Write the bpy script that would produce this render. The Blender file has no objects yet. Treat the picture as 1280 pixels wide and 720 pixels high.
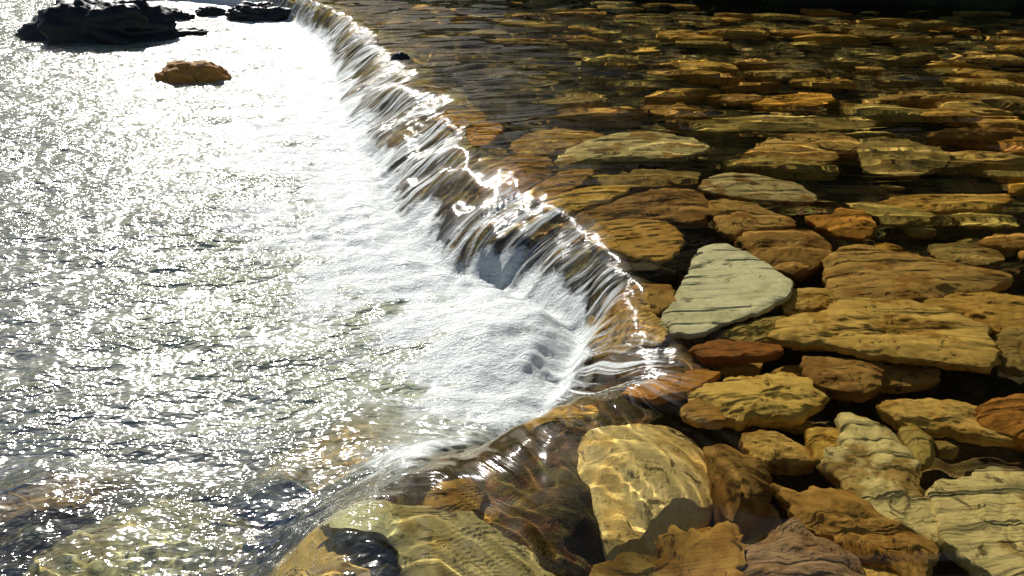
import bpy, math, random
import numpy as np
random.seed(7); R = math.radians
sc = bpy.context.scene; col = sc.collection

# ---------------------------------------------------------------- constants
CAMH, PITCH, F = 1.2, R(26), 1108.0          # camera height over the upper pool, tilt, focal length in photo pixels
DROP = 0.26                                   # height of the ledge
SUN_EL, SUN_AZ = R(33), R(-22)

# ---------------------------------------------------------------- noise
_rs = np.random.RandomState(5); _P = _rs.permutation(4096).astype(np.int32); _G = _rs.normal(size=(4096, 3)); _G = (_G/np.linalg.norm(_G, axis=1, keepdims=True)).astype(np.float32)
def noise(x, y, z=0.0, seed=0):               # gradient noise, about -1..1
    x, y, z = np.broadcast_arrays(np.asarray(x, float), np.asarray(y, float), np.asarray(z, float))
    ix, iy, iz = (np.floor(v).astype(np.int32) for v in (x, y, z))
    fx, fy, fz = ((v-i).astype(np.float32) for v, i in ((x, ix), (y, iy), (z, iz)))
    u, v, w = (f*f*f*(f*(f*6-15)+10) for f in (fx, fy, fz)); flat = not np.any(fz)
    r = 0
    for dx in (0, 1):
        wx = u if dx else 1-u; hx = _P[(ix+dx+seed*131) & 4095]
        for dy in (0, 1):
            wy = v if dy else 1-v; hy = _P[(hx+iy+dy) & 4095]
            for dz in ((0,) if flat else (0, 1)):
                wz = w if dz else 1-w
                g = _G[_P[(hy+iz+dz) & 4095]]
                r = r + wx*wy*wz*((fx-dx)*g[..., 0] + (fy-dy)*g[..., 1] + (fz-dz)*g[..., 2])
    return r*1.6
def fbm(x, y, z=0.0, o=4, seed=0, g=.5):
    r, a = 0, 1.0
    for i in range(o):
        r = r + a*noise(np.asarray(x)*2**i+i*7.3, np.asarray(y)*2**i-i*3.1, np.asarray(z)*2**i, seed+i); a *= g
    return r
def sstep(a, b, x):
    t = np.clip((x-a)/(b-a), 0, 1); return t*t*(3-2*t)

# ---------------------------------------------------------------- pixel of the photograph -> point of the place
def ray(px, py):
    cx, cy = (px-640)/F, (360-py)/F
    d = np.array([cx, math.cos(PITCH)+cy*math.sin(PITCH), -math.sin(PITCH)+cy*math.cos(PITCH)])
    return d/np.linalg.norm(d)
def on_plane(px, py, z):
    d = ray(px, py); t = (z-CAMH)/d[2]; return np.array([d[0]*t, d[1]*t, z])
def refr(px, py, zw):
    """where the sight line enters the water at level zw and its direction below"""
    p = on_plane(px, py, zw); d = ray(px, py); n = 1/1.333
    h = d[:2]*n; return p, np.array([h[0], h[1], -math.sqrt(1-h@h)])
def on_bed(px, py, zw, z0, tilt=0.0, y0=0.0):
    p, d = refr(px, py, zw)
    # z = z0 + tilt*(y-y0)
    t = (z0 + tilt*(p[1]-y0) - p[2])/(d[2]-tilt*d[1]); return p+d*t

# ---------------------------------------------------------------- objects
def tag(o, label=None, cat=None, group=None, kind=None):
    for k, v in (('label', label), ('category', cat), ('group', group), ('kind', kind)):
        if v: o[k] = v
    return o
def mesh_obj(name, V, faces, mat, smooth=True, parent=None, loc=None, rz=0):
    me = bpy.data.meshes.new(name)
    V = np.asarray(V, np.float32)
    me.vertices.add(len(V)); me.vertices.foreach_set('co', V.ravel())
    loops = np.concatenate([np.asarray(f, np.int32).ravel() for f in faces]); sizes = np.concatenate([np.full(len(f), np.asarray(f).shape[1], np.int32) for f in faces])
    me.loops.add(len(loops)); me.loops.foreach_set('vertex_index', loops)
    me.polygons.add(len(sizes)); st = np.concatenate([[0], np.cumsum(sizes)[:-1]]).astype(np.int32)
    me.polygons.foreach_set('loop_start', st); me.update(calc_edges=True); me.validate()
    me.polygons.foreach_set('use_smooth', np.full(len(me.polygons), smooth)); me.materials.append(mat)
    o = bpy.data.objects.new(name, me); col.objects.link(o)
    if parent: o.parent = parent
    if loc is not None: o.location = loc
    o.rotation_euler.z = rz
    o.cycles.is_caustics_receiver = True
    return o
def grid_faces(ny, nx):
    i = np.arange(nx*ny).reshape(ny, nx)
    return np.stack([i[:-1, :-1], i[:-1, 1:], i[1:, 1:], i[1:, :-1]], -1).reshape(-1, 4)
def vattr(o, name, a):
    at = o.data.attributes.new(name, 'FLOAT', 'POINT'); at.data.foreach_set('value', np.asarray(a, np.float32).ravel())
def vattr3(o, name, a, b):
    at = o.data.attributes.new(name, 'FLOAT_VECTOR', 'POINT'); at.data.foreach_set('vector', np.stack([a.ravel(), b.ravel(), 0*a.ravel()], -1).astype(np.float32).ravel())

# ---------------------------------------------------------------- node helper
class NT:
    def __init__(s, name):
        s.m = bpy.data.materials.new(name); s.m.use_nodes = True; s.t = s.m.node_tree; s.t.nodes.clear()
    def n(s, kind, ins={}, **kw):
        nd = s.t.nodes.new(kind)
        for k, v in kw.items(): setattr(nd, k, v)
        for k, v in ins.items():
            if isinstance(v, bpy.types.NodeSocket): s.t.links.new(v, nd.inputs[k])
            else: nd.inputs[k].default_value = v
        return nd
    def math(s, op, a, b=0.5, c=0.0, clamp=False):
        return s.n('ShaderNodeMath', {0: a, 1: b, 2: c}, operation=op, use_clamp=clamp).outputs[0]
    def mix(s, f, a, b, mode='MIX'):
        return s.n('ShaderNodeMix', {0: f, 6: a, 7: b}, data_type='RGBA', blend_type=mode).outputs[2]
    def ramp(s, f, a, b, c0=0.0, c1=1.0):
        return s.n('ShaderNodeMapRange', {0: f, 1: a, 2: b, 3: c0, 4: c1}, interpolation_type='SMOOTHSTEP').outputs[0]
    def noise(s, vec, scale, detail=4, rough=.55, dist=0.0):
        return s.n('ShaderNodeTexNoise', {'Vector': vec, 'Scale': scale, 'Detail': detail, 'Roughness': rough, 'Distortion': dist})
    def out(s, surf):
        s.n('ShaderNodeOutputMaterial', {0: surf}); return s.m
def rgb(c): return (c[0], c[1], c[2], 1)

# ---------------------------------------------------------------- stone materials
def stone_mat(name, base, alt, dark=(.03, .022, .012), strat=1.0, rough=.85, spec=.3, mott=.42, bump=.30):
    N = NT(name); tc = N.n('ShaderNodeTexCoord').outputs['Object']; oi = N.n('ShaderNodeObjectInfo')
    off = N.n('ShaderNodeVectorMath', {0: tc, 1: N.n('ShaderNodeVectorMath', {0: oi.outputs['Random'], 1: (37, 19, 53)}, operation='MULTIPLY').outputs[0]}, operation='ADD').outputs[0]
    sv = N.n('ShaderNodeVectorMath', {0: off, 1: (2.6, 6, 26)}, operation='MULTIPLY').outputs[0]
    stn = N.noise(sv, 2.2, 7, .62, .6).outputs[0]
    big = N.noise(off, 9, 3, .5, .3).outputs[0]
    mid = N.noise(off, 28, 6, .65, .5).outputs[0]
    fine = N.noise(off, 150, 4, .7).outputs[0]
    c = N.mix(N.ramp(N.math('ADD', N.math('MULTIPLY', big, .8), N.math('MULTIPLY', mid, .2)), .50, .60), rgb(base), rgb(alt))
    c = N.mix(N.math('MULTIPLY', N.ramp(stn, .48, .72), .34*strat), c, rgb([v*.45 for v in base]))
    c = N.mix(N.math('MULTIPLY', N.ramp(mid, .50, .66), mott), c, rgb([v*.5 for v in alt]))
    c = N.mix(N.math('MULTIPLY', N.ramp(mid, .48, .34), mott*.6), c, rgb([min(1, v*1.5) for v in base]))
    # iron stains and dark specks of the stone itself
    c = N.mix(N.math('MULTIPLY', N.ramp(N.noise(off, 16, 5, .7, 1.0).outputs[0], .58, .66), .8), c, rgb(dark))
    c = N.mix(N.math('MULTIPLY', N.ramp(fine, .5, .75), .45), c, rgb([v*.4 for v in base]))
    hs = N.n('ShaderNodeHueSaturation', {'Hue': N.math('MULTIPLY_ADD', oi.outputs['Random'], .02, .49), 'Saturation': 1.0,
             'Value': N.math('MULTIPLY_ADD', oi.outputs['Random'], .5, .72), 'Color': c}).outputs[0]
    h = N.math('ADD', N.math('MULTIPLY', stn, .5*strat), N.math('MULTIPLY', mid, .7)); h = N.math('ADD', h, N.math('MULTIPLY', fine, .25))
    b = N.n('ShaderNodeBump', {'Strength': bump, 'Distance': .012, 'Height': h}).outputs[0]
    p = N.n('ShaderNodeBsdfPrincipled', {'Base Color': hs, 'Roughness': rough, 'Specular IOR Level': spec, 'Normal': b}).outputs[0]
    return N.out(p)
SM = dict(
    tan=stone_mat('tan_schist', (.62, .42, .13), (.44, .25, .06)),
    ochre=stone_mat('ochre_stone', (.56, .35, .09), (.46, .25, .05)),
    orange=stone_mat('orange_stone', (.56, .28, .05), (.44, .20, .035), strat=.6),
    red=stone_mat('red_brown_stone', (.34, .14, .035), (.24, .11, .03), strat=.7),
    brown=stone_mat('brown_cobble', (.38, .23, .07), (.27, .14, .04), strat=.5),
    sage=stone_mat('pale_olive_slab', (.56, .50, .26), (.42, .32, .12), mott=.3, strat=.4, bump=.35),
    olive=stone_mat('olive_stone', (.44, .34, .11), (.33, .23, .06)),
    pale=stone_mat('pale_cream_slab', (.62, .53, .27), (.36, .23, .08), mott=.35, strat=.4),
    green=stone_mat('pale_green_slab', (.74, .76, .58), (.62, .64, .46), mott=.25, strat=.12, dark=(.16, .17, .12)),
    cream=stone_mat('cream_boulder', (.74, .60, .31), (.62, .44, .18), mott=.3, strat=.25, bump=.35),
    pink=stone_mat('pinkish_stone', (.56, .40, .24), (.46, .30, .15), mott=.5, strat=.5),
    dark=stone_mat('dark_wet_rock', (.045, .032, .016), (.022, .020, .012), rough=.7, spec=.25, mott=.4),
    black=stone_mat('black_wet_rock', (.012, .014, .016), (.008, .010, .012), rough=.5, spec=.4, mott=.2),
)

# ---------------------------------------------------------------- stones
def resample(P, n):
    P = np.asarray(P, float); m = len(P); Q = []
    for i in range(m):                                # Catmull-Rom with a bit of tension keeps corners
        p0, p1, p2, p3 = P[i-1], P[i], P[(i+1) % m], P[(i+2) % m]
        for t in np.linspace(0, 1, 10, endpoint=False):
            cr = .5*((2*p1)+(-p0+p2)*t+(2*p0-5*p1+4*p2-p3)*t*t+(-p0+3*p1-3*p2+p3)*t**3)
            Q.append(.6*cr+.4*(p1*(1-t)+p2*t))
    Q = np.array(Q); d = np.linalg.norm(np.roll(Q, -1, 0)-Q, axis=1); s = np.concatenate([[0], np.cumsum(d)])
    Qc = np.vstack([Q, Q[:1]]); u = np.linspace(0, s[-1], n, endpoint=False)
    return np.stack([np.interp(u, s, Qc[:, k]) for k in range(Q.shape[1])], -1)
def slab(name, outline, mat, thick=.05, dome=.02, p=4.0, rough=1.0, seed=0, label=None, cat='stone', group=None, steps=.5, strike=None, clamp=False):
    """a stone whose rim runs through the 3-D points of outline"""
    seed = seed or random.randint(1, 9999)
    P = np.asarray(outline, float); c = P.mean(0)
    L = np.ptp(P[:, :2], axis=0); size = float(np.hypot(*L))
    n = 96 if size > .18 else 56
    Q = resample(P, n); c = Q.mean(0)
    # strike direction = long axis
    q = Q[:, :2]-c[:2]; ev, evec = np.linalg.eigh(q.T@q); ax = evec[:, 1]; rz = math.atan2(ax[1], ax[0]) if strike is None else strike
    jag = fbm(Q[:, 0]*22, Q[:, 1]*22, c[2]*9, 4, seed, .6)*.013*rough*min(1, size/.35)
    rad = q/np.maximum(np.linalg.norm(q, axis=1, keepdims=True), 1e-6)
    Q[:, :2] += rad*jag[:, None]
    q = Q[:, :2]-c[:2]
    # rim plane (least squares) so the inside follows its tilt
    A = np.c_[q, np.ones(len(q))]; pl = np.linalg.lstsq(A, Q[:, 2], rcond=None)[0]
    us = np.concatenate([np.linspace(0, .8, 15)[1:], [.86, .91, .95, .98, 1.0, 1.012, 1.01, .97, .88]])
    drop = np.array([0]*19+[-.16, -.45, -.8, -1.0]); drop = np.concatenate([np.zeros(len(us)-4), [-.2, -.5, -.85, -1.0]])
    V = []
    cs, sn = math.cos(-rz), math.sin(-rz)
    def surf(x, y, u):
        lx, ly = x*cs-y*sn, x*sn+y*cs
        z = pl[0]*x+pl[1]*y+pl[2]-c[2]
        z = z + dome*(1-np.minimum(u, 1)**p)
        e = 1-np.minimum(u, 1)**8
        k = min(1, size/.3)
        z = z + rough*k*(.012*fbm(lx*7, ly*14, seed*.37, 4, seed)+.004*fbm(lx*40, ly*60, seed*.2, 3, seed+5))*(.35+.65*e)
        st = fbm(lx*2.5+9, ly*17, seed*.11, 3, seed+9)                # split layers of the stone
        z = z + steps*k*.010*(np.floor(st*3.0)/3.0+.33*sstep(.55, 1, (st*3.0) % 1))*e
        return z
    V.append([0, 0, float(surf(np.array(0.), np.array(0.), 0.))])
    for u, dz in zip(us, drop):
        x, y = q[:, 0]*u, q[:, 1]*u
        z = surf(x, y, np.full(len(x), u)) + dz*thick
        if dz < 0:
            w = 1+.05*fbm(q[:, 0]*20, q[:, 1]*20, dz*2.5, 3, seed+3)*rough; x, y = x*w, y*w
        V += np.stack([x, y, z], -1).tolist()
    V = np.array(V); nr = len(us)
    if clamp:                                             # it stays under the sheet of water
        A_, B_ = V[:, 0]+c[0], V[:, 1]+c[1]; fc = fields(A_, B_)
        V[:, 2] = np.minimum(V[:, 2], water_height(A_, B_, fc, False)-.022-.012*(fc['s'] > 0)-c[2])
    lx, ly = V[:, 0]*cs-V[:, 1]*sn, V[:, 0]*sn+V[:, 1]*cs; V[:, 0], V[:, 1] = lx, ly
    k = np.arange(n); k1 = (k+1) % n
    tri = np.stack([0*k, 1+k, 1+k1], -1); quads = []
    for r in range(nr-1):
        a, b = 1+r*n, 1+(r+1)*n; quads.append(np.stack([a+k, b+k, b+k1, a+k1], -1))
    V = np.vstack([V, [[0, 0, V[-n:, 2].mean()]]]); lastc = len(V)-1; a = 1+(nr-1)*n
    tri2 = np.stack([0*k+lastc, a+k1, a+k], -1)
    o = mesh_obj(name, V, [tri, np.vstack(quads), tri2], mat, loc=tuple(c), rz=rz)
    return tag(o, label, cat, group)

# ---------------------------------------------------------------- the ledge: lip and foot of the fall
PAIR = [((120,-36),(90,-26)),((230,-32),(190,-16)),((330,-20),(300,2)),((400,0),(365,26)),((450,22),(400,52)),((490,50),(418,85)),((535,88),(425,132)),((572,122),(448,180)),
        ((597,160),(480,225)),((640,200),(508,285)),((692,232),(545,328)),((740,268),(600,348)),((788,310),(655,372)),((818,355),(700,405)),((836,405),(718,440)),((850,445),(722,470)),
        ((830,478),(708,496)),((765,502),(662,522)),((705,525),(640,550)),((680,570),(610,600)),((680,640),(570,665)),((680,720),(545,745)),((680,900),(540,900))]
BR = np.array([on_plane(*b, 0)[:2] for b, f in PAIR]); FT = np.array([on_plane(*f, -DROP)[:2] for b, f in PAIR])
d0 = np.array([-6, 3.]); BR = np.vstack([BR[0]+d0, BR]); FT = np.vstack([FT[0]+d0, FT])
BR = np.vstack([BR, BR[-1]+[0.05, -1.5]]); FT = np.vstack([FT, FT[-1]+[-.05, -1.5]])
def dens(P, k=3):
    out = []; m = len(P)
    for i in range(m-1):
        p0, p1, p2, p3 = P[max(i-1, 0)], P[i], P[i+1], P[min(i+2, m-1)]
        for t in np.linspace(0, 1, k, endpoint=False):
            out.append(.5*((2*p1)+(-p0+p2)*t+(2*p0-5*p1+4*p2-p3)*t*t+(-p0+3*p1-3*p2+p3)*t**3))
    out.append(P[-1]); return np.array(out)
BR, FT = dens(BR), dens(FT)
TT = np.concatenate([[0], np.cumsum(np.linalg.norm(np.diff(BR, axis=0), axis=1))])
def dist_line(P, X, Y):
    best = np.full(X.shape, 1e9); tt = np.zeros(X.shape); sg = np.zeros(X.shape)
    for i in range(len(P)-1):
        a, b = P[i], P[i+1]; e = b-a; L2 = max(e@e, 1e-9)
        u = np.clip(((X-a[0])*e[0]+(Y-a[1])*e[1])/L2, 0, 1)
        dx, dy = X-a[0]-u*e[0], Y-a[1]-u*e[1]; d = dx*dx+dy*dy
        m = d < best; best = np.where(m, d, best); tt = np.where(m, TT[i]+(TT[i+1]-TT[i])*u, tt)
        sg = np.where(m, e[0]*(Y-a[1])-e[1]*(X-a[0]), sg)
    return np.sqrt(best), tt, sg          # sg < 0: right hand of the far-to-near walk = downstream (left in the picture)
def fields(X, Y, straight=False):
    X0, Y0 = X, Y
    a = sstep(9, 5, Y)*np.clip(Y/3, .35, 1.3)
    X, Y = X+a*(.075*noise(X*3.1, Y*3.1, 0, 101)+.018*noise(X*10, Y*10, 0, 102)+.012*noise(X*22, Y*22, 0, 105)), Y+a*(.075*noise(X*3.1, Y*3.1, 3, 103)+.018*noise(X*10, Y*10, 3, 104)+.012*noise(X*22, Y*22, 3, 106))
    db, tb, sb = dist_line(BR, X, Y); df, tf, sf = dist_line(FT, X, Y)
    up = sb > 0; low = sf < 0
    s = np.where(up, 0, np.where(low, 1, db/(db+df+1e-6)))
    db, df = np.where(up, -db, db), np.where(low, df, -df)
    if straight:                                     # the strands run straight even where the lip is ragged
        d1, tb, b1 = dist_line(BR, X0, Y0); d2, tf, f1 = dist_line(FT, X0, Y0)
        s1 = np.where(b1 > 0, 0, np.where(f1 < 0, 1, d1/(d1+d2+1e-6)))
    else: s1 = s
    t = tb*(1-s1)+tf*s1
    t = t-.17*s1*sstep(1.95, 2.6, Y0)*(1+.12*np.clip(Y0-3, 0, 5))
    return dict(db=db, df=df, s=s, t=t)
lowinfo = []
def gauss(X, Y, c, r): return np.exp(-((X-c[0])**2+(Y-c[1])**2)/r**2)
WET = [(778, 412), (802, 372), (645, 220)]      # boulders of the lip that show through the water
RISE = on_plane(600, 760, -.10)
def low_level(X, Y):
    """level of the lower water: it lies higher over the slabs at the near end of the ledge"""
    return -DROP + .27*np.exp(-(((X-RISE[0])/.46)**2+((Y-RISE[1])/.60)**2)**2)
def water_height(X, Y, f, fine=True):
    s, t, db, df = f['s'], f['t'], f['db'], f['df']
    prof = np.where(s < .5, 2*s*s, 1-2*(1-s)**2); prof = .3*prof+.7*s**2.1; w_ = np.clip((low_level(X, Y)+DROP)/.14, 0, 1); prof = prof*(1-w_)+w_*s*s*s*(s*(s*6-15)+10)
    Z = low_level(X, Y)*prof
    Z = Z - .022*np.clip(-low_level(X, Y)/DROP*1.6-.5, 0, 1)*np.exp(-(np.minimum(db, 0)/.30)**2)*(1-sstep(0, 1, s))                                  # draws down towards the lip
    low = sstep(0, .12, df); fall = sstep(.0, .22, s)*(1-sstep(.0, .10, df)); up = 1-sstep(-.02, .25, s)
    for c, rx, ry, zt in lowinfo:                                                 # swells over the low rocks
        Z = Z + low*.042*np.exp(-((X-c[0])/rx)**2-((Y-c[1])/ry)**2)
    c = on_plane(775, 585, 0); Z = Z + up*.026*np.exp(-((X-c[0])/.15)**2-((Y-c[1])/.14)**2)
    dome_r, dome_a = np.hypot(X-c[0], Y-c[1]), np.arctan2(Y-c[1], X-c[0])
    for px, py in WET: c = on_plane(px, py, -.06); Z = Z + .016*gauss(X, Y, c, .09)*(1-low)
    c = on_plane(800, 700, 0); Z = Z - up*.05*np.exp(-((X-c[0])/.16)**2-((Y-c[1])/.10)**2)
    if fine:
        far = 1.7*sstep(2.2, 5.0, Y)
        near_lip = np.exp(-np.maximum(-db, 0)/.3)
        # upper pool: long smooth ripples lying across the view, drawn out along the current
        Z = Z + up*((.0016+.0075*far)*noise(X*1.7+3, Y*6+1.5*noise(X*.8, Y*.8, 0, 3), 0, 11)
                    + (.0015+.0100*far)*noise(X*2.2, Y*15, 0, 12) + (.0005+.0028*far)*noise(X*5, Y*34, 0, 13))
        Z = Z + up*near_lip*(.0040*noise(t*15, db*2.2, 0, 14)+.0014*noise(t*40, db*4, 0, 15))
        Z = Z + .0045*noise(X*9+Y*4, Y*16-X*5, 0, 17)*gauss(X, Y, on_plane(620, 640, -.03), .30)
        Z = Z + up*.0034*noise(dome_r*30, dome_a*1.3, 0, 16)*sstep(.08, .16, dome_r)*sstep(.42, .24, dome_r)*sstep(-.1, .1, np.sin(dome_a))
        # the fall: grooves along the flow
        g = noise(t*19+.4*noise(t*4, s*1.5, 0, 2), s*1.1, 0, 21); g2 = noise(t*46, s*1.6, 0, 22); g3 = noise(t*95, s*3, 0, 23)
        Z = Z + fall*(.013*g+.005*g2+.020*noise(t*4.2, s*1.6, 0, 24)+.012*noise(t*9, s*2.5, 0, 25))*(1-.5*np.clip((low_level(X, Y)+DROP)/.14, 0, 1))
        # lower water: swell, chop, then the boiling foot
        boil = np.exp(-np.maximum(df, 0)/.28)*low*sstep(5.0, 3.2, Y)*sstep(1.3, 1.9, Y)
        a = .75+.5*noise(X*1.3, Y*1.3, 0, 30)
        wx, wy = X+.05*noise(X*4, Y*4, 0, 31), Y+.05*noise(X*4, Y*4, 5, 32)
        Z = Z + low*a*(.010*noise(wx*3.0, wy*5.5, 0, 33)+.014*noise(wx*7-wy*2.5, wy*13+wx*1.5, 0, 34)+.0065*noise(wx*15-wy*5, wy*30+wx*3, 0, 35)+.0022*noise(wx*42, wy*70, 0, 36))
        c_ = on_plane(632, 425, -DROP); Z = Z + low*.07*gauss(X, Y, c_, .24)
        Z = Z + boil*(.035+.022*fbm(X*5.0, Y*6.0, 0, 5, 40, .5))
    return Z
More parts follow.
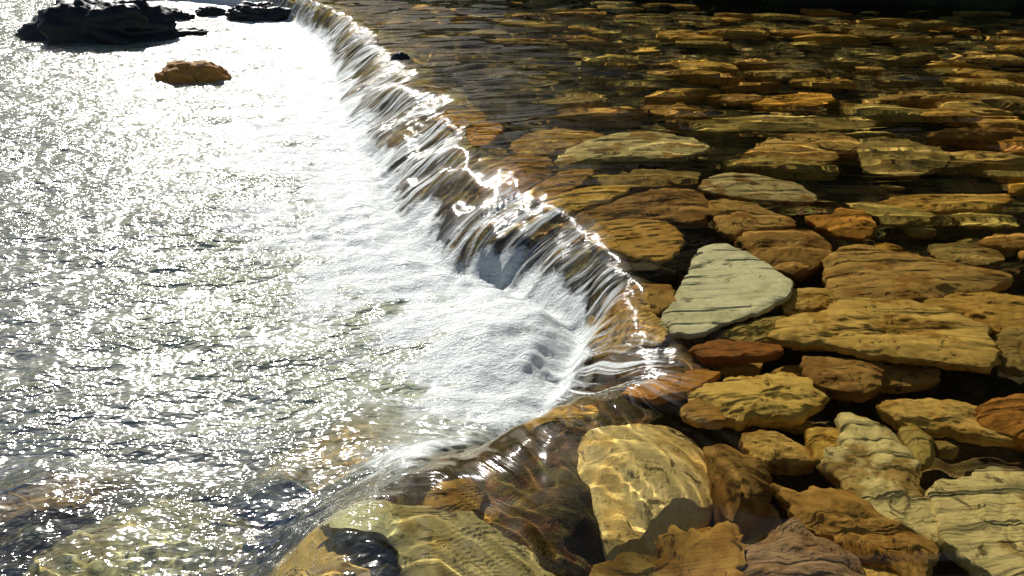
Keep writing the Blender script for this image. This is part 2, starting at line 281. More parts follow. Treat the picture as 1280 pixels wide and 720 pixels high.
# name, colour, outline in the photograph, depth of rim under the pool, (tilt, thick, dome, p, rough), label
UP = [
 ('slab','green',[(875,315),(905,308),(930,318),(960,335),(985,352),(980,368),(960,380),(935,393),(905,402),(880,414),(845,412),(829,402),(838,380),(850,362),(862,345)],.10,(.10,.10,.015,5,.7),'pale grey-green angular slab near the ledge, lightest stone in the pool'),
 ('stone','tan',[(888,252),(905,249),(935,254),(965,265),(990,276),(978,284),(945,288),(910,293),(900,280)],.09,(.2,.07,.02,4,1),'tan wedge-shaped stone directly below the cream slab'),
 ('cobble','brown',[(927,297),(940,291),(985,289),(1015,290),(1035,305),(1038,322),(1020,330),(995,340),(960,330),(940,312)],.11,(.15,.10,.03,3,.8),'dull brown rounded cobble above right of the pale green slab'),
 ('slab','tan',[(1037,325),(1055,312),(1085,308),(1120,316),(1170,325),(1220,335),(1258,342),(1250,352),(1225,362),(1180,368),(1140,376),(1100,372),(1050,370),(1040,350)],.07,(.2,.10,.03,4,.8),'long tan boulder with a blunt left end tapering to the right'),
 ('cobble','tan',[(978,372),(988,361),(1015,360),(1040,365),(1043,378),(1030,386),(1005,390),(983,388)],.09,(.2,.07,.02,3,.8),'small tan block wedged between the pale green slab and the long boulder'),
 ('slab','tan',[(978,405),(1000,393),(1040,388),(1048,376),(1090,374),(1140,378),(1190,392),(1225,408),(1238,440),(1232,455),(1190,452),(1130,446),(1080,440),(1050,430),(1010,428),(980,420)],.06,(.12,.06,.012,6,1.2),'wide flat tan slab with pitted layered top and dark undercut front'),
 ('slab','ochre',[(1145,370),(1170,363),(1230,366),(1290,375),(1290,412),(1250,415),(1215,400),(1180,388),(1150,380)],.11,(.12,.08,.02,4,1),'ochre slab behind the wide pitted slab at the right edge'),
 ('stone','brown',[(1010,445),(1040,445),(1075,450),(1100,452),(1098,480),(1070,490),(1020,475)],.12,(.15,.07,.015,4,.9),'brown squarish stone tucked under the wide pitted slab'),
 ('stone','brown',[(1090,458),(1125,456),(1170,462),(1165,476),(1120,482),(1095,476)],.15,(.1,.06,.01,4,.9),'dim brown flake in the shade of the wide pitted slab'),
 ('slab','pale',[(880,228),(905,218),(940,218),(990,230),(1015,243),(1010,252),(960,250),(910,243),(885,238)],.06,(.25,.06,.015,4,.7),'cream lens-shaped slab, brightest in the middle distance'),
 ('stone','orange',[(1010,272),(1040,268),(1050,260),(1080,265),(1093,282),(1080,295),(1055,293),(1030,285)],.11,(.2,.07,.02,3,.8),'bright orange stone right of the tan wedge'),
 ('slab','olive',[(1060,256),(1085,252),(1130,258),(1165,266),(1160,275),(1110,278),(1090,268)],.12,(.15,.05,.01,4,1),'narrow olive slab behind the bright orange stone'),
 ('slab','ochre',[(1110,250),(1150,244),(1250,242),(1258,251),(1230,259),(1160,262),(1130,260)],.10,(.15,.06,.01,4,1),'long thin rusty slab lying above the dark gap at the right'),
 ('boulder','ochre',[(738,290),(755,278),(790,274),(830,278),(850,293),(848,312),(825,326),(790,318),(755,305)],.05,(.05,.14,.04,3,.8),'rounded ochre boulder at the lip of the fall'),
 ('slab','brown',[(718,266),(745,254),(790,242),(830,235),(862,238),(885,250),(888,264),(870,273),(830,273),(780,269),(740,274)],.08,(.1,.08,.02,4,1.2),'rough brown slab above the rounded ochre boulder'),
 ('slab','ochre',[(682,256),(705,242),(745,233),(785,234),(765,247),(715,262)],.07,(.1,.06,.012,4,1),'slanting ochre slab just behind the lip of the fall'),
 ('slab','ochre',[(658,246),(680,226),(712,212),(742,213),(722,230),(690,245)],.09,(.1,.06,.012,4,1),'upper of the two slanting ochre slabs near the lip'),
 ('slab','olive',[(752,222),(800,212),(868,214),(866,226),(810,230),(765,231)],.10,(.1,.05,.01,4,1),'olive-brown strip of stone above the rough brown slab'),
 ('slab','pale',[(700,198),(722,180),(765,168),(810,165),(860,174),(880,186),(845,196),(790,196),(740,198),(712,204)],.08,(.12,.08,.02,4,.9),'broad buff slab with a black shadow below its front'),
 ('slab','tan',[(640,178),(660,165),(700,160),(752,167),(735,179),(690,185),(652,187)],.09,(.15,.07,.02,4,.9),'tan slab left of the broad buff slab'),
 ('cobble','orange',[(588,165),(605,152),(625,155),(627,165),(610,178),(592,180)],.08,(.15,.06,.02,3,.8),'small upright orange cobble left of the tan slab'),
 ('stone','ochre',[(546,143),(580,136),(605,142),(603,155),(575,160),(555,152)],.08,(.15,.06,.02,3,.8),'ochre stone nearest the lip where the fall curves away'),
 ('slab','tan',[(925,200),(963,174),(1003,178),(1045,192),(1033,203),(986,210),(940,208)],.09,(.2,.07,.02,4,.9),'pointed tan slab behind the cream lens-shaped slab'),
 ('slab','tan',[(978,169),(1010,165),(1060,171),(1073,180),(1060,186),(1020,180)],.08,(.2,.05,.01,4,.9),'thin straw-coloured flake above the pointed tan slab'),
 ('slab','olive',[(1078,178),(1105,171),(1150,180),(1185,190),(1178,205),(1140,218),(1090,212),(1078,200)],.12,(.15,.07,.015,4,1),'olive-brown block right of the pointed tan slab'),
 ('slab','olive',[(872,152),(950,143),(1075,148),(1090,155),(1030,162),(950,161),(880,160)],.10,(.15,.05,.01,4,.9),'long pale olive slab in the middle distance'),
 ('slab','orange',[(943,128),(970,120),(1030,117),(1040,125),(1010,133),(960,134)],.10,(.2,.06,.015,3,.9),'far orange-brown oval stone'),
 ('cobble','orange',[(1248,179),(1270,172),(1295,174),(1295,190),(1268,190)],.10,(.2,.07,.02,3,.8),'orange cobble at the right edge, farther back'),
 ('slab','olive',[(1163,307),(1200,303),(1240,311),(1252,324),(1225,330),(1180,327)],.13,(.12,.06,.015,4,1),'olive slab showing behind the long tan boulder'),
 ('stone','olive',[(1190,270),(1215,265),(1260,270),(1268,282),(1215,283)],.11,(.15,.05,.01,4,1.3),'banded greenish stone near the right edge above the olive slab'),
 ('stone','ochre',[(1224,300),(1250,293),(1295,294),(1295,308),(1240,308)],.10,(.15,.05,.01,4,1),'ochre sliver at the right edge below the banded stone'),
 ('slab','olive',[(1240,420),(1295,412),(1295,460),(1250,454)],.10,(.1,.06,.015,4,1),'dull olive slab at the right edge beside the wide pitted slab'),
 ('slab','tan',[(870,490),(890,478),(930,468),(980,465),(1010,475),(1030,490),(1025,502),(1005,512),(985,521),(950,515),(915,521),(880,508)],.05,(.12,.07,.02,4,1.3),'lumpy golden tan rock upstream of the bright dome of water'),
 ('stone','tan',[(855,507),(875,498),(900,514),(905,526),(872,526),(856,519)],.07,(.1,.05,.01,4,1),'small tan stone against the lumpy golden rock'),
 ('slab','orange',[(783,490),(820,471),(870,463),(898,466),(888,476),(860,489),(820,497)],.06,(.05,.05,.012,4,.9),'orange-gold slab under the streaked water of the lip'),
 ('stone','tan',[(933,545),(960,537),(990,550),(1012,565),(1015,578),(990,581),(955,577),(940,562)],.10,(.15,.06,.015,4,1.2),'striped tan stone above the brown cobble with a pale vein'),
 ('cobble','brown',[(882,562),(905,556),(935,568),(955,580),(965,600),(960,630),(940,645),(915,645),(900,630),(888,595)],.08,(.25,.12,.04,2.5,.7),'egg-shaped orange-brown cobble right of the bright dome'),
 ('slab','pale',[(1052,522),(1087,525),(1116,543),(1130,563),(1150,580),(1147,603),(1157,623),(1182,647),(1183,667),(1165,670),(1137,657),(1087,640),(1058,606),(1035,575),(1055,550)],.07,(.12,.06,.015,5,1.1),'long cream layered slab running down towards the corner'),
 ('stone','ochre',[(1010,540),(1030,534),(1056,538),(1058,560),(1045,580),(1020,572)],.085,(.15,.06,.012,4,.9),'ochre-brown stone at the upper left end of the cream layered slab'),
 ('slab','ochre',[(978,608),(995,620),(1030,607),(1053,613),(1087,633),(1130,660),(1163,680),(1168,700),(1150,725),(1120,712),(1070,690),(1013,660),(993,640)],.07,(.15,.06,.012,5,1.2),'golden layered slab parallel to and below the cream one'),
 ('boulder','pink',[(930,682),(945,675),(963,677),(970,662),(993,650),(1020,667),(1053,687),(1073,710),(1085,745),(930,750)],.06,(.15,.10,.025,4,1),'pinkish buff boulder at the bottom edge'),
 ('slab','tan',[(1101,507),(1126,500),(1173,500),(1223,510),(1228,530),(1270,545),(1240,547),(1186,538),(1140,530)],.09,(.12,.06,.012,4,1),'narrow tan slab pointing left, beside the orange cobble'),
 ('cobble','orange',[(1224,512),(1245,498),(1295,496),(1295,546),(1260,541),(1230,531)],.07,(.15,.09,.025,3,.7),'smooth orange cobble at the right edge, nearer one'),
 ('stone','olive',[(1126,537),(1145,533),(1165,550),(1168,570),(1152,577),(1137,562)],.10,(.15,.06,.015,3,1),'small olive stone between the cream slab and the narrow tan slab'),
 ('pebble','olive',[(1169,553),(1182,552),(1197,560),(1192,566),(1175,563)],.11,(.15,.04,.01,3,1),'tiny olive pebble beside the small olive stone'),
 ('slab','pale',[(1162,612),(1180,603),(1213,597),(1217,590),(1253,590),(1310,600),(1310,750),(1246,715),(1206,693),(1183,673),(1173,643),(1163,625)],.07,(.08,.07,.008,6,.7),'large smooth cream-green slab filling the bottom right corner'),
 ('slab','tan',[(1072,712),(1090,702),(1125,715),(1160,730),(1150,755),(1085,760)],.09,(.1,.05,.01,4,1),'tan flake at the bottom edge below the golden layered slab'),
 ('rock','ochre',[(830,668),(845,655),(880,658),(900,655),(915,670),(930,700),(928,745),(825,745),(826,700)],.035,(.12,.10,.02,3,2),'crumbly jagged ochre rock at the bottom edge below the bright dome'),
 ('rock','tan',[(740,716),(762,700),(795,692),(826,698),(826,745),(745,750)],.04,(.1,.09,.02,3,2),'crumbly brown-gold rock left of the jagged ochre rock'),
 ('boulder','cream',[(678,580),(692,548),(728,528),(775,520),(825,532),(865,560),(888,602),(882,636),(858,655),(825,672),(785,684),(745,684),(708,668),(684,625)],.10,(.0,.14,.10,2.0,.25),'big cream boulder lit under the smooth dome of water'),
 ('stone','ochre',[(560,640),(590,625),(630,640),(640,668),(600,690),(570,670)],.07,(.0,.1,.03,3,1),'golden stone under the smooth lip, left of the dome'),
 ('stone','tan',[(655,520),(690,505),(745,508),(760,520),(720,535),(670,540)],.07,(.0,.1,.02,3,1),'tan stone under the drawn streaks above the dome'),
 ('stone','brown',[(642,572),(660,560),(688,566),(690,590),(672,602),(648,598)],.09,(.0,.1,.02,3,1),'brown stone under the lip left of the bright dome'),
 ('stone','brown',[(640,640),(665,628),(690,636),(692,668),(665,684),(642,672)],.12,(.0,.1,.02,3,1),'brown rounded stone low beside the bright dome, near the bottom'),
 ('boulder','brown',[(758,377),(775,360),(810,352),(836,358),(840,374),(820,388),(782,393)],.025,(.0,.14,.035,2.5,.8),'wet brown boulder at the lip with a sharp sun glint'),
 ('boulder','tan',[(720,407),(738,391),(775,387),(815,395),(832,412),(820,425),(780,434),(745,440),(722,430)],.045,(.0,.16,.04,2.5,.8),'wet tan boulder at the lip beside the white foam'),
 ('slab','red',[(868,434),(900,425),(970,432),(973,440),(930,446),(880,446)],.07,(.1,.05,.01,4,1),'dark red slab between the pale green slab and the golden rock'),
 ('stone','olive',[(902,416),(935,402),(980,395),(982,413),(945,424)],.085,(.1,.05,.012,4,1.4),'ridged olive stone under the front edge of the pale green slab'),
 ('boulder','brown',[(600,224),(620,203),(655,192),(688,202),(682,222),(645,240),(608,246)],.035,(.0,.16,.03,2.5,.7),'greyish brown boulder showing through the lip of the fall'),
]
def level_at(px, py):
    z = 0.0
    for _ in range(6):
        p = on_plane(px, py, z); A, B = np.array([[p[0]]]), np.array([[p[1]]]); z = .5*z+.5*float(water_height(A, B, fields(A, B), False)[0, 0])
    return z
for nm, cl, poly, dep, (tilt, th, dome, p, rg), lab in UP:
    cc = np.mean(poly, 0); poly = [tuple(cc+(np.array(q)-cc)*1.07) for q in poly]
    zw = level_at(*np.mean(poly, 0)); zw = zw if zw < -.012 else 0.0; near = min(abs(zw), 1) > .003
    z0 = zw-dep-dome*.6
    y0 = min(on_bed(x, y, zw, z0)[1] for x, y in poly); y1 = max(on_bed(x, y, zw, z0)[1] for x, y in poly)
    tilt = min(tilt, max(0, (zw-.02-dome-z0)/(y1-y0)))
    pts = [on_bed(x, y, zw, z0, tilt, y0) for x, y in poly]
    if zw < -.012:                                        # stones in the fall follow the slope of the water
        pts = []
        for x, y in poly:
            lv = level_at(x, y); pts.append(on_bed(x, y, lv, lv-.03))
    slab(nm, pts, SM[cl], .05 if zw < 0 else th, dome, p, rg, clamp=float(fields(*[np.array([v]) for v in np.mean(pts, 0)[:2]])['db'][0]) > -.5, steps=0 if cl == 'cream' else .12, label=lab, cat=nm if nm != 'slab' else 'stone slab')

def boxblur(A, k):
    for ax in (0, 1):
        c = np.cumsum(np.insert(np.pad(A, [(k, k) if i == ax else (0, 0) for i in (0, 1)], mode='edge'), 0, 0, axis=ax), axis=ax)
        n = 2*k+1; A = (np.take(c, range(n, c.shape[ax]), ax)-np.take(c, range(0, c.shape[ax]-n), ax))/n
    return A
def fan(ny, nx, ya, yb, off=.9, wide=.82):
    y = (ya+off)*np.exp(np.linspace(0, math.log((yb+off)/(ya+off)), ny))-off
    u = np.linspace(-1, 1, nx); Y, U = np.meshgrid(y, u, indexing='ij'); return U*wide*(Y+off), Y

# rocks standing in the lower river that lift the water over them: outline, rim height, dome
LOW = [
 ('rock','ochre',[(330,606),(342,560),(390,542),(420,530),(455,500),(492,494),(532,510),(525,548),(480,568),(452,596),(400,610)],-DROP+.035,(.12,.03,2.5,1.2),'ochre rock just under the glittering water below the foam'),
 ('rock','ochre',[(-40,648),(20,616),(90,602),(150,592),(162,606),(115,632),(40,648),(-40,668)],-DROP-.02,(.1,.02,3,1),'low ochre rock at the left edge under sparkling water'),
 ('slab','sage',[(15,735),(60,690),(130,655),(220,630),(300,650),(325,680),(318,745),(10,760)],-DROP-.03,(.12,.02,3,.9),'pale olive slab awash at the bottom left'),
 ('rock','ochre',[(322,690),(350,664),(400,655),(470,665),(500,700),(500,760),(320,760)],-DROP-.02,(.12,.03,2.5,1.3),'rough golden rock at the bottom edge between two olive slabs'),
 ('slab','sage',[(400,650),(450,632),(520,628),(590,640),(650,672),(700,720),(710,770),(510,770),(495,700),(465,662)],-DROP-.0,(.12,.03,3,.8),'smooth olive slab with a pale curved rim at the bottom centre'),
 ('rock','black',[(300,612),(330,604),(375,604),(392,618),(380,640),(345,652),(310,642)],-DROP-.03,(.12,.02,2.5,1),'added black rock for the dark hollow left of the ochre rock at lower left'),  # black stone added in an empty hollow, its colour stands in for the shade
 ('stone','brown',[(530,632),(550,603),(585,596),(608,612),(600,640),(560,650)],-DROP-.02,(.12,.03,2.5,1),'brown stone where the two currents meet'),
]
for nm, cl, poly, zr, (th, dome, p, rg), lab in LOW:
    lv = level_at(*np.mean(poly, 0)); zr = lv+(zr+DROP)-.025
    pts = [on_bed(x, y, lv, zr) for x, y in poly]
    slab(nm, pts, SM[cl], .05 if zw < 0 else th, dome, p, rg, clamp=float(fields(*[np.array([v]) for v in np.mean(pts, 0)[:2]])['db'][0]) > -.5, steps=0 if cl == 'cream' else .12, label=lab, cat=nm if nm != 'slab' else 'stone slab')
    c = np.mean(pts, 0); lowinfo.append((c, max(.08, .45*np.ptp(np.array(pts)[:, 0])), max(.08, .5*np.ptp(np.array(pts)[:, 1])), zr+dome))

# ---------------------------------------------------------------- water surface
NY, NX = 820, 860
X, Y = fan(NY, NX, .72, 42)
fw = fields(X, Y, True)
for k in ('s', 't'): fw[k] = boxblur(fw[k], 2)
Z = water_height(X, Y, fw)
s, t, db, df = (fw[k] for k in ('s', 't', 'db', 'df'))
lowm = sstep(0, .10, df); fallm = sstep(.03, .30, s)*(1-sstep(.02, .12, df))
# foam: where the fall plunges, in bands that trail away from it; more broken water up the river
n1 = fbm(X*2.2, Y*3.4, 0, 5, 50, .6); n2 = fbm(X*6, Y*10, 0, 4, 55, .6)
plunge = np.exp(-np.maximum(df, 0)/(.42+.16*n1))*sstep(1.55, 2.1, Y+.3*n1)
farw = sstep(3.0, 6.5, Y)
foam = lowm*np.clip(1.3*plunge+.08*farw+.22*n1*sstep(1.5, 3, Y)+.2*n2*plunge, 0, 1)
foam = np.maximum(foam, fallm*.95*sstep(.62, .95, s+.22*noise(t*7, s*3, 0, 61)+.12*noise(t*22, s*5, 0, 62))*sstep(1.75, 2.2, Y))
win = sstep(.12, .42, noise(X*2.7+.25*n2, Y*5.4+.3*n2, 0, 63))*sstep(.16, .40, df)*sstep(6, 4, Y); foam = foam*(1-.85*win)
vein = 1-np.abs(noise(X*2.6+.3*n2, Y*4.2+.4*n1, 0, 60))*3.2
for (px, py), r_, a_ in (((640,432),.30,.9),((585,385),.30,.8),((520,330),.30,.7),((470,270),.38,.7),((430,205),.45,.6),((395,150),.6,.45),((560,300),.2,.5),((360,90),.9,.28),((200,60),1.6,.10),((380,330),.3,.22)):
    c = on_plane(px, py, -DROP); foam = np.clip(foam+lowm*a_*gauss(X, Y, c, r_)*(.72+1.0*n1+.45*n2), 0, 1)
foam = np.clip(foam+lowm*sstep(.2, .95, vein)*.55*np.exp(-np.maximum(df, 0)/.8)*sstep(1.7, 2.3, Y), 0, 1)
milk = lowm*np.clip(np.exp(-np.maximum(df, 0)/1.0)*sstep(1.5, 2.4, Y)+.30*farw+.12*sstep(1.6, 2.4, Y)+.03+.6*gauss(X, Y, on_plane(400, 350, -DROP), .5)+.5*win*np.exp(-np.maximum(df, 0)/1.0), 0, 1)
calm = 1-.75*gauss(X, Y, on_plane(430, 560, -.27), .20)-.7*gauss(X, Y, on_plane(540, 690, -.08), .22)-.5*gauss(X, Y, on_plane(130, 690, -DROP), .22)-.55*gauss(X, Y, on_plane(390, 375, -DROP), .34); calm = calm*(1-.6*sstep(1.95, 1.65, Y)*np.clip(.6+1.3*noise(X*2.6, Y*4, 0, 64), 0, 1))
milk = milk*np.clip(calm+.4, 0, 1); foam = foam*(1-.8*gauss(X, Y, on_plane(430, 560, -.27), .22))
strk = fallm*np.clip(.5+1.1*noise(t*3.6, s*.8, 0, 70)+.25*sstep(2.4, 5, Y), 0, 1)*sstep(1.7, 2.2, Y)
strk = np.maximum(strk, .12*fallm)*sstep(.02, .4, s)
strk = np.maximum(strk, .8*lowm*gauss(X, Y, on_plane(600, 520, -.2), .26)*sstep(2.35, 1.95, Y))
strk = np.maximum(strk, .42*(1-lowm)*np.maximum(gauss(X, Y, on_plane(700, 528, 0), .13), gauss(X, Y, on_plane(810, 462, 0), .13)))
fallm = np.maximum(fallm, .6*(1-lowm)*gauss(X, Y, on_plane(730, 530, 0), .25))
quiet = 1-.5*np.clip((low_level(X, Y)+DROP)/.12, 0, 1); strk = strk*quiet
for px, py in ((562, 262), (590, 262), (690, 350), (745, 330)): strk = strk*(1-.75*gauss(X, Y, on_plane(px, py, -.15), .13))
for px, py in WET: strk = strk*(1-.8*gauss(X, Y, on_plane(px, py, -.06), .11))
fallm = fallm*quiet

# ---------------------------------------------------------------- water material
N = NT('river_water')
at = lambda nm: N.n('ShaderNodeAttribute', attribute_name=nm)
pos = N.n('ShaderNodeNewGeometry').outputs['Position']
foamA, milkA, lowA, strA = (at(k).outputs['Fac'] for k in ('foam', 'milk', 'low', 'streak')); flow = at('flow').outputs['Vector']
# small chop of the lower water as relief
v1 = N.n('ShaderNodeVectorMath', {0: pos, 1: (.75, 1.5, 1)}, operation='MULTIPLY').outputs[0]
w1 = N.noise(v1, 28, 1, .35, .5).outputs[0]; w2 = N.noise(v1, 58, 0, .3, .4).outputs[0]
fs = N.n('ShaderNodeVectorMath', {0: flow, 1: (38, 2.0, 1)}, operation='MULTIPLY').outputs[0]
sn = N.noise(fs, 1.0, 4, .6, .25).outputs[0]
fs2 = N.n('ShaderNodeVectorMath', {0: flow, 1: (96, 4, 1)}, operation='MULTIPLY').outputs[0]
sn2 = N.noise(fs2, 1.0, 3, .6, .2).outputs[0]
h = N.math('ADD', N.math('MULTIPLY', w1, 1.0), N.math('MULTIPLY', w2, .22))
h = N.math('MULTIPLY', h, N.math('MULTIPLY', lowA, N.ramp(N.noise(N.n('ShaderNodeVectorMath', {0: pos, 1: (.8, 1.6, 1)}, operation='MULTIPLY').outputs[0], 3.2, 3, .5, .6).outputs[0], .35, .65, .45, 1.25)))
h = N.math('ADD', h, N.math('MULTIPLY', N.math('ADD', N.math('MULTIPLY', sn, 1.0), N.math('MULTIPLY', sn2, .3)), N.math('MULTIPLY', at('fall').outputs['Fac'], .6)))
bmp = N.n('ShaderNodeBump', {'Strength': 1.0, 'Distance': .021, 'Height': h}).outputs[0]
rf = N.n('ShaderNodeBsdfGlass', {'Color': N.mix(lowA, (.99, .92, .73, 1), (.95, .97, .90, 1)), 'Roughness': 0.0, 'IOR': 1.333}).outputs[0]
gl = N.n('ShaderNodeBsdfGlossy', {'Color': (1, 1, 1, 1), 'Roughness': .13, 'Normal': bmp}, distribution='GGX').outputs[0]
clear = N.n('ShaderNodeMixShader', {0: N.math('ADD', N.math('MULTIPLY_ADD', N.math('MULTIPLY', lowA, at('calm').outputs['Fac']), .33, .008), N.math('MULTIPLY', at('fall').outputs['Fac'], .035)), 1: rf, 2: gl}).outputs[0]
# aerated, milky green body colour
mk = N.n('ShaderNodeBsdfPrincipled', {'Base Color': (.46, .49, .33, 1), 'Roughness': .15, 'Specular IOR Level': .5, 'Normal': bmp}).outputs[0]
body = N.n('ShaderNodeMixShader', {0: N.math('MULTIPLY', milkA, .62), 1: clear, 2: mk}).outputs[0]
# foam
fv = N.n('ShaderNodeVectorMath', {0: pos, 1: (1, 1.5, 1)}, operation='MULTIPLY').outputs[0]
fn = N.math('ADD', N.math('MULTIPLY', N.noise(fv, 16, 7, .68, .8).outputs[0], .7), N.math('MULTIPLY', N.noise(fv, 70, 4, .7).outputs[0], .3))
fm = N.math('ADD', foamA, N.math('MULTIPLY_ADD', fn, 2.2, -1.10))
fm = N.math('MULTIPLY', N.ramp(fm, .22, .98), N.ramp(foamA, .04, .25))
stm = N.ramp(N.math('ADD', N.math('MULTIPLY', sn, .7), N.math('MULTIPLY', sn2, .3)), .47, .58)
stm = N.math('MULTIPLY', stm, N.ramp(strA, .05, .8))
fm = N.math('MAXIMUM', fm, N.math('MULTIPLY', stm, .85))
fb = N.n('ShaderNodeBump', {'Strength': .9, 'Distance': .030, 'Height': fn}).outputs[0]
foam_s = N.n('ShaderNodeBsdfPrincipled', {'Base Color': (.66, .69, .67, 1), 'Roughness': .6, 'Subsurface Weight': .0, 'Specular IOR Level': .5, 'Normal': fb}).outputs[0]
wm = N.out(N.n('ShaderNodeMixShader', {0: fm, 1: body, 2: foam_s}).outputs[0])

water = mesh_obj('river_water', np.stack([X, Y, Z], -1).reshape(-1, 3), [grid_faces(NY, NX)], wm)
tag(water, kind='structure'); water.cycles.is_caustics_caster = True; water.cycles.is_caustics_receiver = False
for k, a in (('foam', foam), ('milk', milk), ('low', lowm), ('streak', strk), ('fall', fallm), ('calm', np.clip(calm, .1, 1))): vattr(water, k, a)
vattr3(water, 'flow', t, s*.5+np.clip(-db, 0, 9)*-.4*(s <= .001)+np.maximum(df, 0)*.9*lowm)

# ---------------------------------------------------------------- river bed
NYB, NXB = 420, 440
XB, YB = fan(NYB, NXB, .70, 42, wide=.86)
fb_ = fields(XB, YB); 
for k in ('s', 't'): fb_[k] = boxblur(fb_[k], 2)
ZB = water_height(XB, YB, fb_, False)
sb, dbb, dfb = fb_['s'], fb_['db'], fb_['df']
depth = .30*(1-sstep(-.35, 0, dbb)) + .0
depth = np.where(dbb < 0, .06+.24*(1-sstep(-.30, .0, dbb)), .06) + .16*sstep(0, .25, dfb)
ZB = ZB - depth + .035*fbm(XB*4, YB*4, 0, 5, 80, .55)*np.clip(depth/.1, .3, 1) + .02*noise(XB*12, YB*12, 0, 85)*.6
ZB = np.where(depth < .1, np.minimum(ZB, water_height(XB, YB, fb_, False)-.03), ZB)
N = NT('river_bed_gravel'); pos = N.n('ShaderNodeNewGeometry').outputs['Position']; la = N.n('ShaderNodeAttribute', attribute_name='low').outputs['Fac']
vor = N.n('ShaderNodeTexVoronoi', {'Vector': pos, 'Scale': 34.0}); nz = N.noise(pos, 5, 5, .6).outputs[0]; nf = N.noise(pos, 60, 5, .7).outputs[0]
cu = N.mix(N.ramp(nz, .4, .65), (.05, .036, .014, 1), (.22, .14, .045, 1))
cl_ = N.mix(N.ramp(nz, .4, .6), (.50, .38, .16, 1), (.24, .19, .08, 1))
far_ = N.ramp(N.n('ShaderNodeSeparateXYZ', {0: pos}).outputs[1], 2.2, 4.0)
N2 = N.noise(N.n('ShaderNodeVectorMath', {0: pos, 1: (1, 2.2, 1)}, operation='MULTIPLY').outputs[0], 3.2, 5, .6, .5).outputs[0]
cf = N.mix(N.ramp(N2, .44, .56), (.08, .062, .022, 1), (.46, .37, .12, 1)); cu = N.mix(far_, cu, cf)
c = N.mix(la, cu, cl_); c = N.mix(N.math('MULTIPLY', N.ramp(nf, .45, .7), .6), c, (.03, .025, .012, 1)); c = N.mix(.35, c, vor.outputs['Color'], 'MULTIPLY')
hb = N.math('ADD', N.math('MULTIPLY', vor.outputs['Distance'], -.8), nf)
bed_m = N.out(N.n('ShaderNodeBsdfPrincipled', {'Base Color': c, 'Roughness': .8, 'Normal': N.n('ShaderNodeBump', {'Strength': .7, 'Distance': .015, 'Height': hb}).outputs[0]}).outputs[0])
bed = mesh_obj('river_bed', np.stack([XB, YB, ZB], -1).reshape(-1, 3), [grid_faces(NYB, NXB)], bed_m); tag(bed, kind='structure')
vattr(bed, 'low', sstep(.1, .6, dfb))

# ---------------------------------------------------------------- smaller stones filling the bed of the upper pool
polys = [np.array(u[2], float) for u in UP]
def inside(x, y, P, grow=1.0):
    c = P.mean(0); P = c+(P-c)*grow; r = False; j = len(P)-1
    for i in range(len(P)):
        if (P[i][1] > y) != (P[j][1] > y) and x < (P[j][0]-P[i][0])*(y-P[i][1])/(P[j][1]-P[i][1])+P[i][0]: r = not r
        j = i
    return r
def to_px(p):
    d = np.array(p)-[0, 0, CAMH]; cy = d[1]*math.cos(PITCH)-d[2]*math.sin(PITCH); cz = d[1]*math.sin(PITCH)+d[2]*math.cos(PITCH)
    return 640+F*d[0]/cy, 360-F*cz/cy
KIND = [('tan', 'cobble', 'tan'), ('ochre', 'cobble', 'ochre'), ('olive', 'cobble', 'olive'), ('brown', 'cobble', 'brown'), ('olive', 'cobble', 'olive'), ('orange', 'cobble', 'orange'), ('ochre', 'cobble', 'ochre'), ('tan', 'cobble', 'tan')]
placed = []; tries = 0
while len(placed) < 262 and tries < 20000:
    tries += 1
    y = 1.3+8.5*random.random()**.9; x = random.uniform(-.2, .66)*(y+.4)
    if y < 3.6: x = random.uniform(-.2, .95)*(y+.5)
    f1 = fields(np.array([[x]]), np.array([[y]]))
    if f1['db'][0, 0] > -.10: continue
    far = y > 3.6
    r = random.uniform(.045, .11) if not far else random.uniform(.08, .30)
    z = random.uniform(-.20, -.13) if not far else random.uniform(-.17, -.11)
    px, py = to_px((x, y, -.07))
    if any(inside(px, py, P, 1.0) for P in polys): 
        if not far: z = -.23
        else: continue
    if any((x-a)**2+((y-b)*(1.9 if far else 1.3))**2 < (.52*(r+q))**2 for a, b, q in placed): continue
    placed.append((x, y, r))
    if len(placed) > 300: break
    cl, nm, cn = random.choice(KIND if not far else [KIND[i] for i in (0, 1, 2, 2, 4, 6)])
    n = random.randint(7, 10); ph = random.uniform(0, 6.28); asp = random.uniform(.45, .85) if not far else random.uniform(.28, .6); rot = random.uniform(-.5, .5)
    tl = random.uniform(0, .15)
    pts = []
    for k in range(n):
        a = 2*math.pi*k/n; rr = r*random.uniform(.78, 1.12); u, v = rr*math.cos(a), rr*asp*math.sin(a)
        X_, Y_ = u*math.cos(rot)-v*math.sin(rot), u*math.sin(rot)+v*math.cos(rot)
        pts.append((x+X_, y+Y_, z+tl*Y_))
    where = 'on the bed far up the clear pool' if far else 'in the gaps between the large slabs of the clear pool'
    slab('cobble', pts, SM[cl], r*.7, r*.22, 3, .8, label=f'{cn} cobble {where}', cat='cobble', group=f'{cn} cobbles {where}')

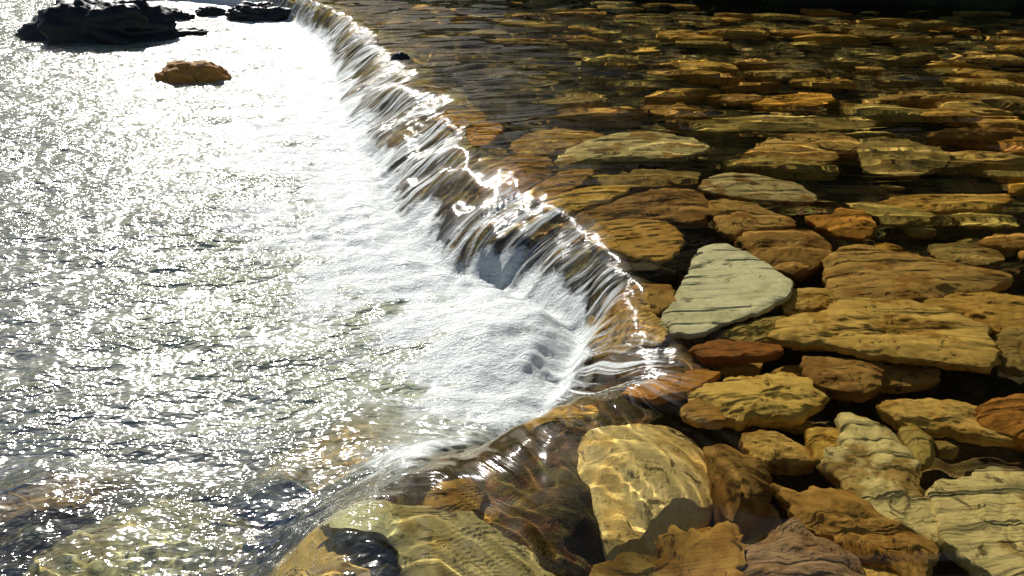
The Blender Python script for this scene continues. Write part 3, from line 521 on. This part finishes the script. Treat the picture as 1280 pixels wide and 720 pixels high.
# ---------------------------------------------------------------- rocks that break the surface of the lower river, and rocks of the ledge
def boulder(name, px, py, wpx, hpx, mat, label, zb=-DROP, depth=1.0, rough=1.0, seed=1, skew=0.0):
    c = on_plane(px, py, zb); dist = math.hypot(c[1], CAMH-zb); rx = wpx/2/F*dist; H = hpx/F*dist*1.05; ry = rx*depth
    nu, nv = 72, 40; V = []
    for j in range(nv+1):
        ph = math.pi*j/nv
        a = np.linspace(0, 2*math.pi, nu, endpoint=False); r = np.sin(ph)**.8
        x, y, z = np.cos(a)*r, np.sin(a)*r, np.full(nu, math.cos(ph))
        n = fbm(x*1.5, y*1.5, z*1.5+seed, 6, seed, .58); k = 1+.20*rough*n
        V.append(np.stack([rx*(x*k+skew*z), ry*y*k, H*(z*k)], -1))
    V = np.array(V).reshape(-1, 3); i = np.arange((nv+1)*nu).reshape(nv+1, nu); i2 = np.roll(i, -1, 1)
    q = np.stack([i[:-1], i[1:], i2[1:], i2[:-1]], -1).reshape(-1, 4)
    o = mesh_obj(name, V, [q], mat, loc=(c[0], c[1]+ry*.75, zb)); return tag(o, label, 'boulder' if name == 'boulder' else 'rock')
boulder('boulder', 118, 54, 172, 46, SM['black'], 'big black boulder standing out of the glittering water', depth=.55, rough=1.3, seed=4)
boulder('rock', 192, 36, 40, 14, SM['black'], 'small black rock touching the right flank of the big black boulder', depth=.5, rough=1.2, seed=9)
boulder('rock', 320, 26, 76, 15, SM['black'], 'long low black rock at the far end of the ledge', depth=.5, rough=1.8, seed=12)
boulder('rock', 236, 103, 88, 21, SM['red'], 'wet orange-brown rock poking out of the white water', depth=.6, rough=.9, seed=15)
boulder('rock', 226, 43, 52, 6, SM['black'], 'low dark rock awash between the two black rocks', depth=.5, rough=1.6, seed=17)
for px, py, w_, h_, lab in ((262,20,34,9,'small dark rock left of the long low rock at the far end of the ledge'),(372,22,30,8,'small dark rock just right of the long low rock at the far end'),
        (410,44,26,9,'tiny black rock where the far fall begins')):
    boulder('rock', px, py, w_, h_, SM['black'], lab, depth=.5, rough=1.6, seed=px)
boulder('rock', 500, 92, 30, 22, SM['black'], 'small round black rock parting the far fall', zb=-.12, depth=.8, rough=.6, seed=21)
boulder('rock', 215, 25, 40, 10, SM['black'], 'dark rock behind the small black rock by the big boulder', depth=.5, rough=1.6, seed=23)
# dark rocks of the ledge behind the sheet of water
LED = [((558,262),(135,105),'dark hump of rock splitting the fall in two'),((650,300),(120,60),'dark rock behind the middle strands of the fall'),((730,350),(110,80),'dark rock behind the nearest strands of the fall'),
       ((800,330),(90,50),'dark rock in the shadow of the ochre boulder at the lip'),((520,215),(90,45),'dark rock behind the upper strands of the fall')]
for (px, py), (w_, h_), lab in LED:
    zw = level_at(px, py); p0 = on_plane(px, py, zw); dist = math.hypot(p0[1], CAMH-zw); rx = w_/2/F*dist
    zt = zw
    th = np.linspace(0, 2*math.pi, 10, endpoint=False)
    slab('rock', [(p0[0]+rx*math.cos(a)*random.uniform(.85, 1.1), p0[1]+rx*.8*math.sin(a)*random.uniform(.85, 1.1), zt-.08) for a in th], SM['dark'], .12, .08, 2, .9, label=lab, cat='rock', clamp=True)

# ---------------------------------------------------------------- far bank
def toe(x): return np.where(x > -1.2, 9.0-.17*(x+1.2), 9.0+2.6*np.clip(-x-1.2, 0, 3.0))
ax_ = np.concatenate([np.linspace(-70, -8, 60, endpoint=False), np.linspace(-8, 12, 200, endpoint=False), np.linspace(12, 70, 50)]); ad = np.concatenate([np.linspace(-.6, 4, 60, endpoint=False), np.geomspace(4, 80, 90)])
D_, XX = np.meshgrid(ad, ax_, indexing='ij'); YY = toe(XX)+D_
slope = .34+.95*sstep(-1, 4.5, XX)
ZZ = np.minimum(np.maximum(D_, -.6)*slope, 26)+np.clip(D_, 0, 4)/4*(.5*fbm(XX*.6, YY*.6, 0, 5, 90, .6)+1.2*fbm(XX*.15, YY*.15, 0, 3, 95)*np.clip(D_/20, 0, 1)) + .10*fbm(XX*3, YY*3, 0, 3, 97) - np.where(XX < -2, .3, 0)
N = NT('wooded_bank'); pos = N.n('ShaderNodeNewGeometry').outputs['Position']
c = N.mix(N.ramp(N.noise(pos, 1.6, 6, .7).outputs[0], .4, .65), (.010, .014, .007, 1), (.035, .045, .015, 1))
far_m = N.out(N.n('ShaderNodeBsdfPrincipled', {'Base Color': c, 'Roughness': .9, 'Specular IOR Level': .1, 'Normal': N.n('ShaderNodeBump', {'Strength': 1, 'Distance': .2, 'Height': N.noise(pos, 4, 6, .7).outputs[0]}).outputs[0]}).outputs[0])
tag(mesh_obj('far_bank', np.stack([XX, YY, ZZ], -1).reshape(-1, 3), [grid_faces(*XX.shape)], far_m), kind='structure')

# ---------------------------------------------------------------- light, sky, camera
w = bpy.data.worlds.new('World'); sc.world = w; w.use_nodes = True; nt = w.node_tree
sky = nt.nodes.new('ShaderNodeTexSky'); sky.sky_type = 'NISHITA'; sky.sun_disc = False; sky.sun_elevation = SUN_EL; sky.sun_rotation = SUN_AZ
nt.links.new(sky.outputs[0], nt.nodes['Background'].inputs[0]); nt.nodes['Background'].inputs[1].default_value = .05
sl = bpy.data.lights.new('sun', 'SUN'); sl.energy = 5; sl.angle = R(.5); sl.color = (1, .97, .91); sl.cycles.is_caustics_light = True
so = bpy.data.objects.new('sun', sl); col.objects.link(so)
import mathutils
sd = mathutils.Vector((math.sin(SUN_AZ)*math.cos(SUN_EL), math.cos(SUN_AZ)*math.cos(SUN_EL), math.sin(SUN_EL)))
so.rotation_euler = (-sd).to_track_quat('-Z', 'Y').to_euler()
cam = bpy.data.cameras.new('camera'); co = bpy.data.objects.new('camera', cam); col.objects.link(co)
co.location = (0, 0, CAMH); co.rotation_euler = (math.pi/2-PITCH, 0, 0); cam.sensor_width = 36; cam.lens = F/1280*36; cam.clip_end = 500; sc.camera = co
sc.view_settings.view_transform = 'Standard'; sc.view_settings.look = 'None'; sc.view_settings.exposure = .5; sc.view_settings.gamma = 1
cy = sc.cycles; cy.max_bounces = 10; cy.transmission_bounces = 8; cy.use_denoising = True; cy.sample_clamp_indirect = 6; cy.caustics_reflective = False
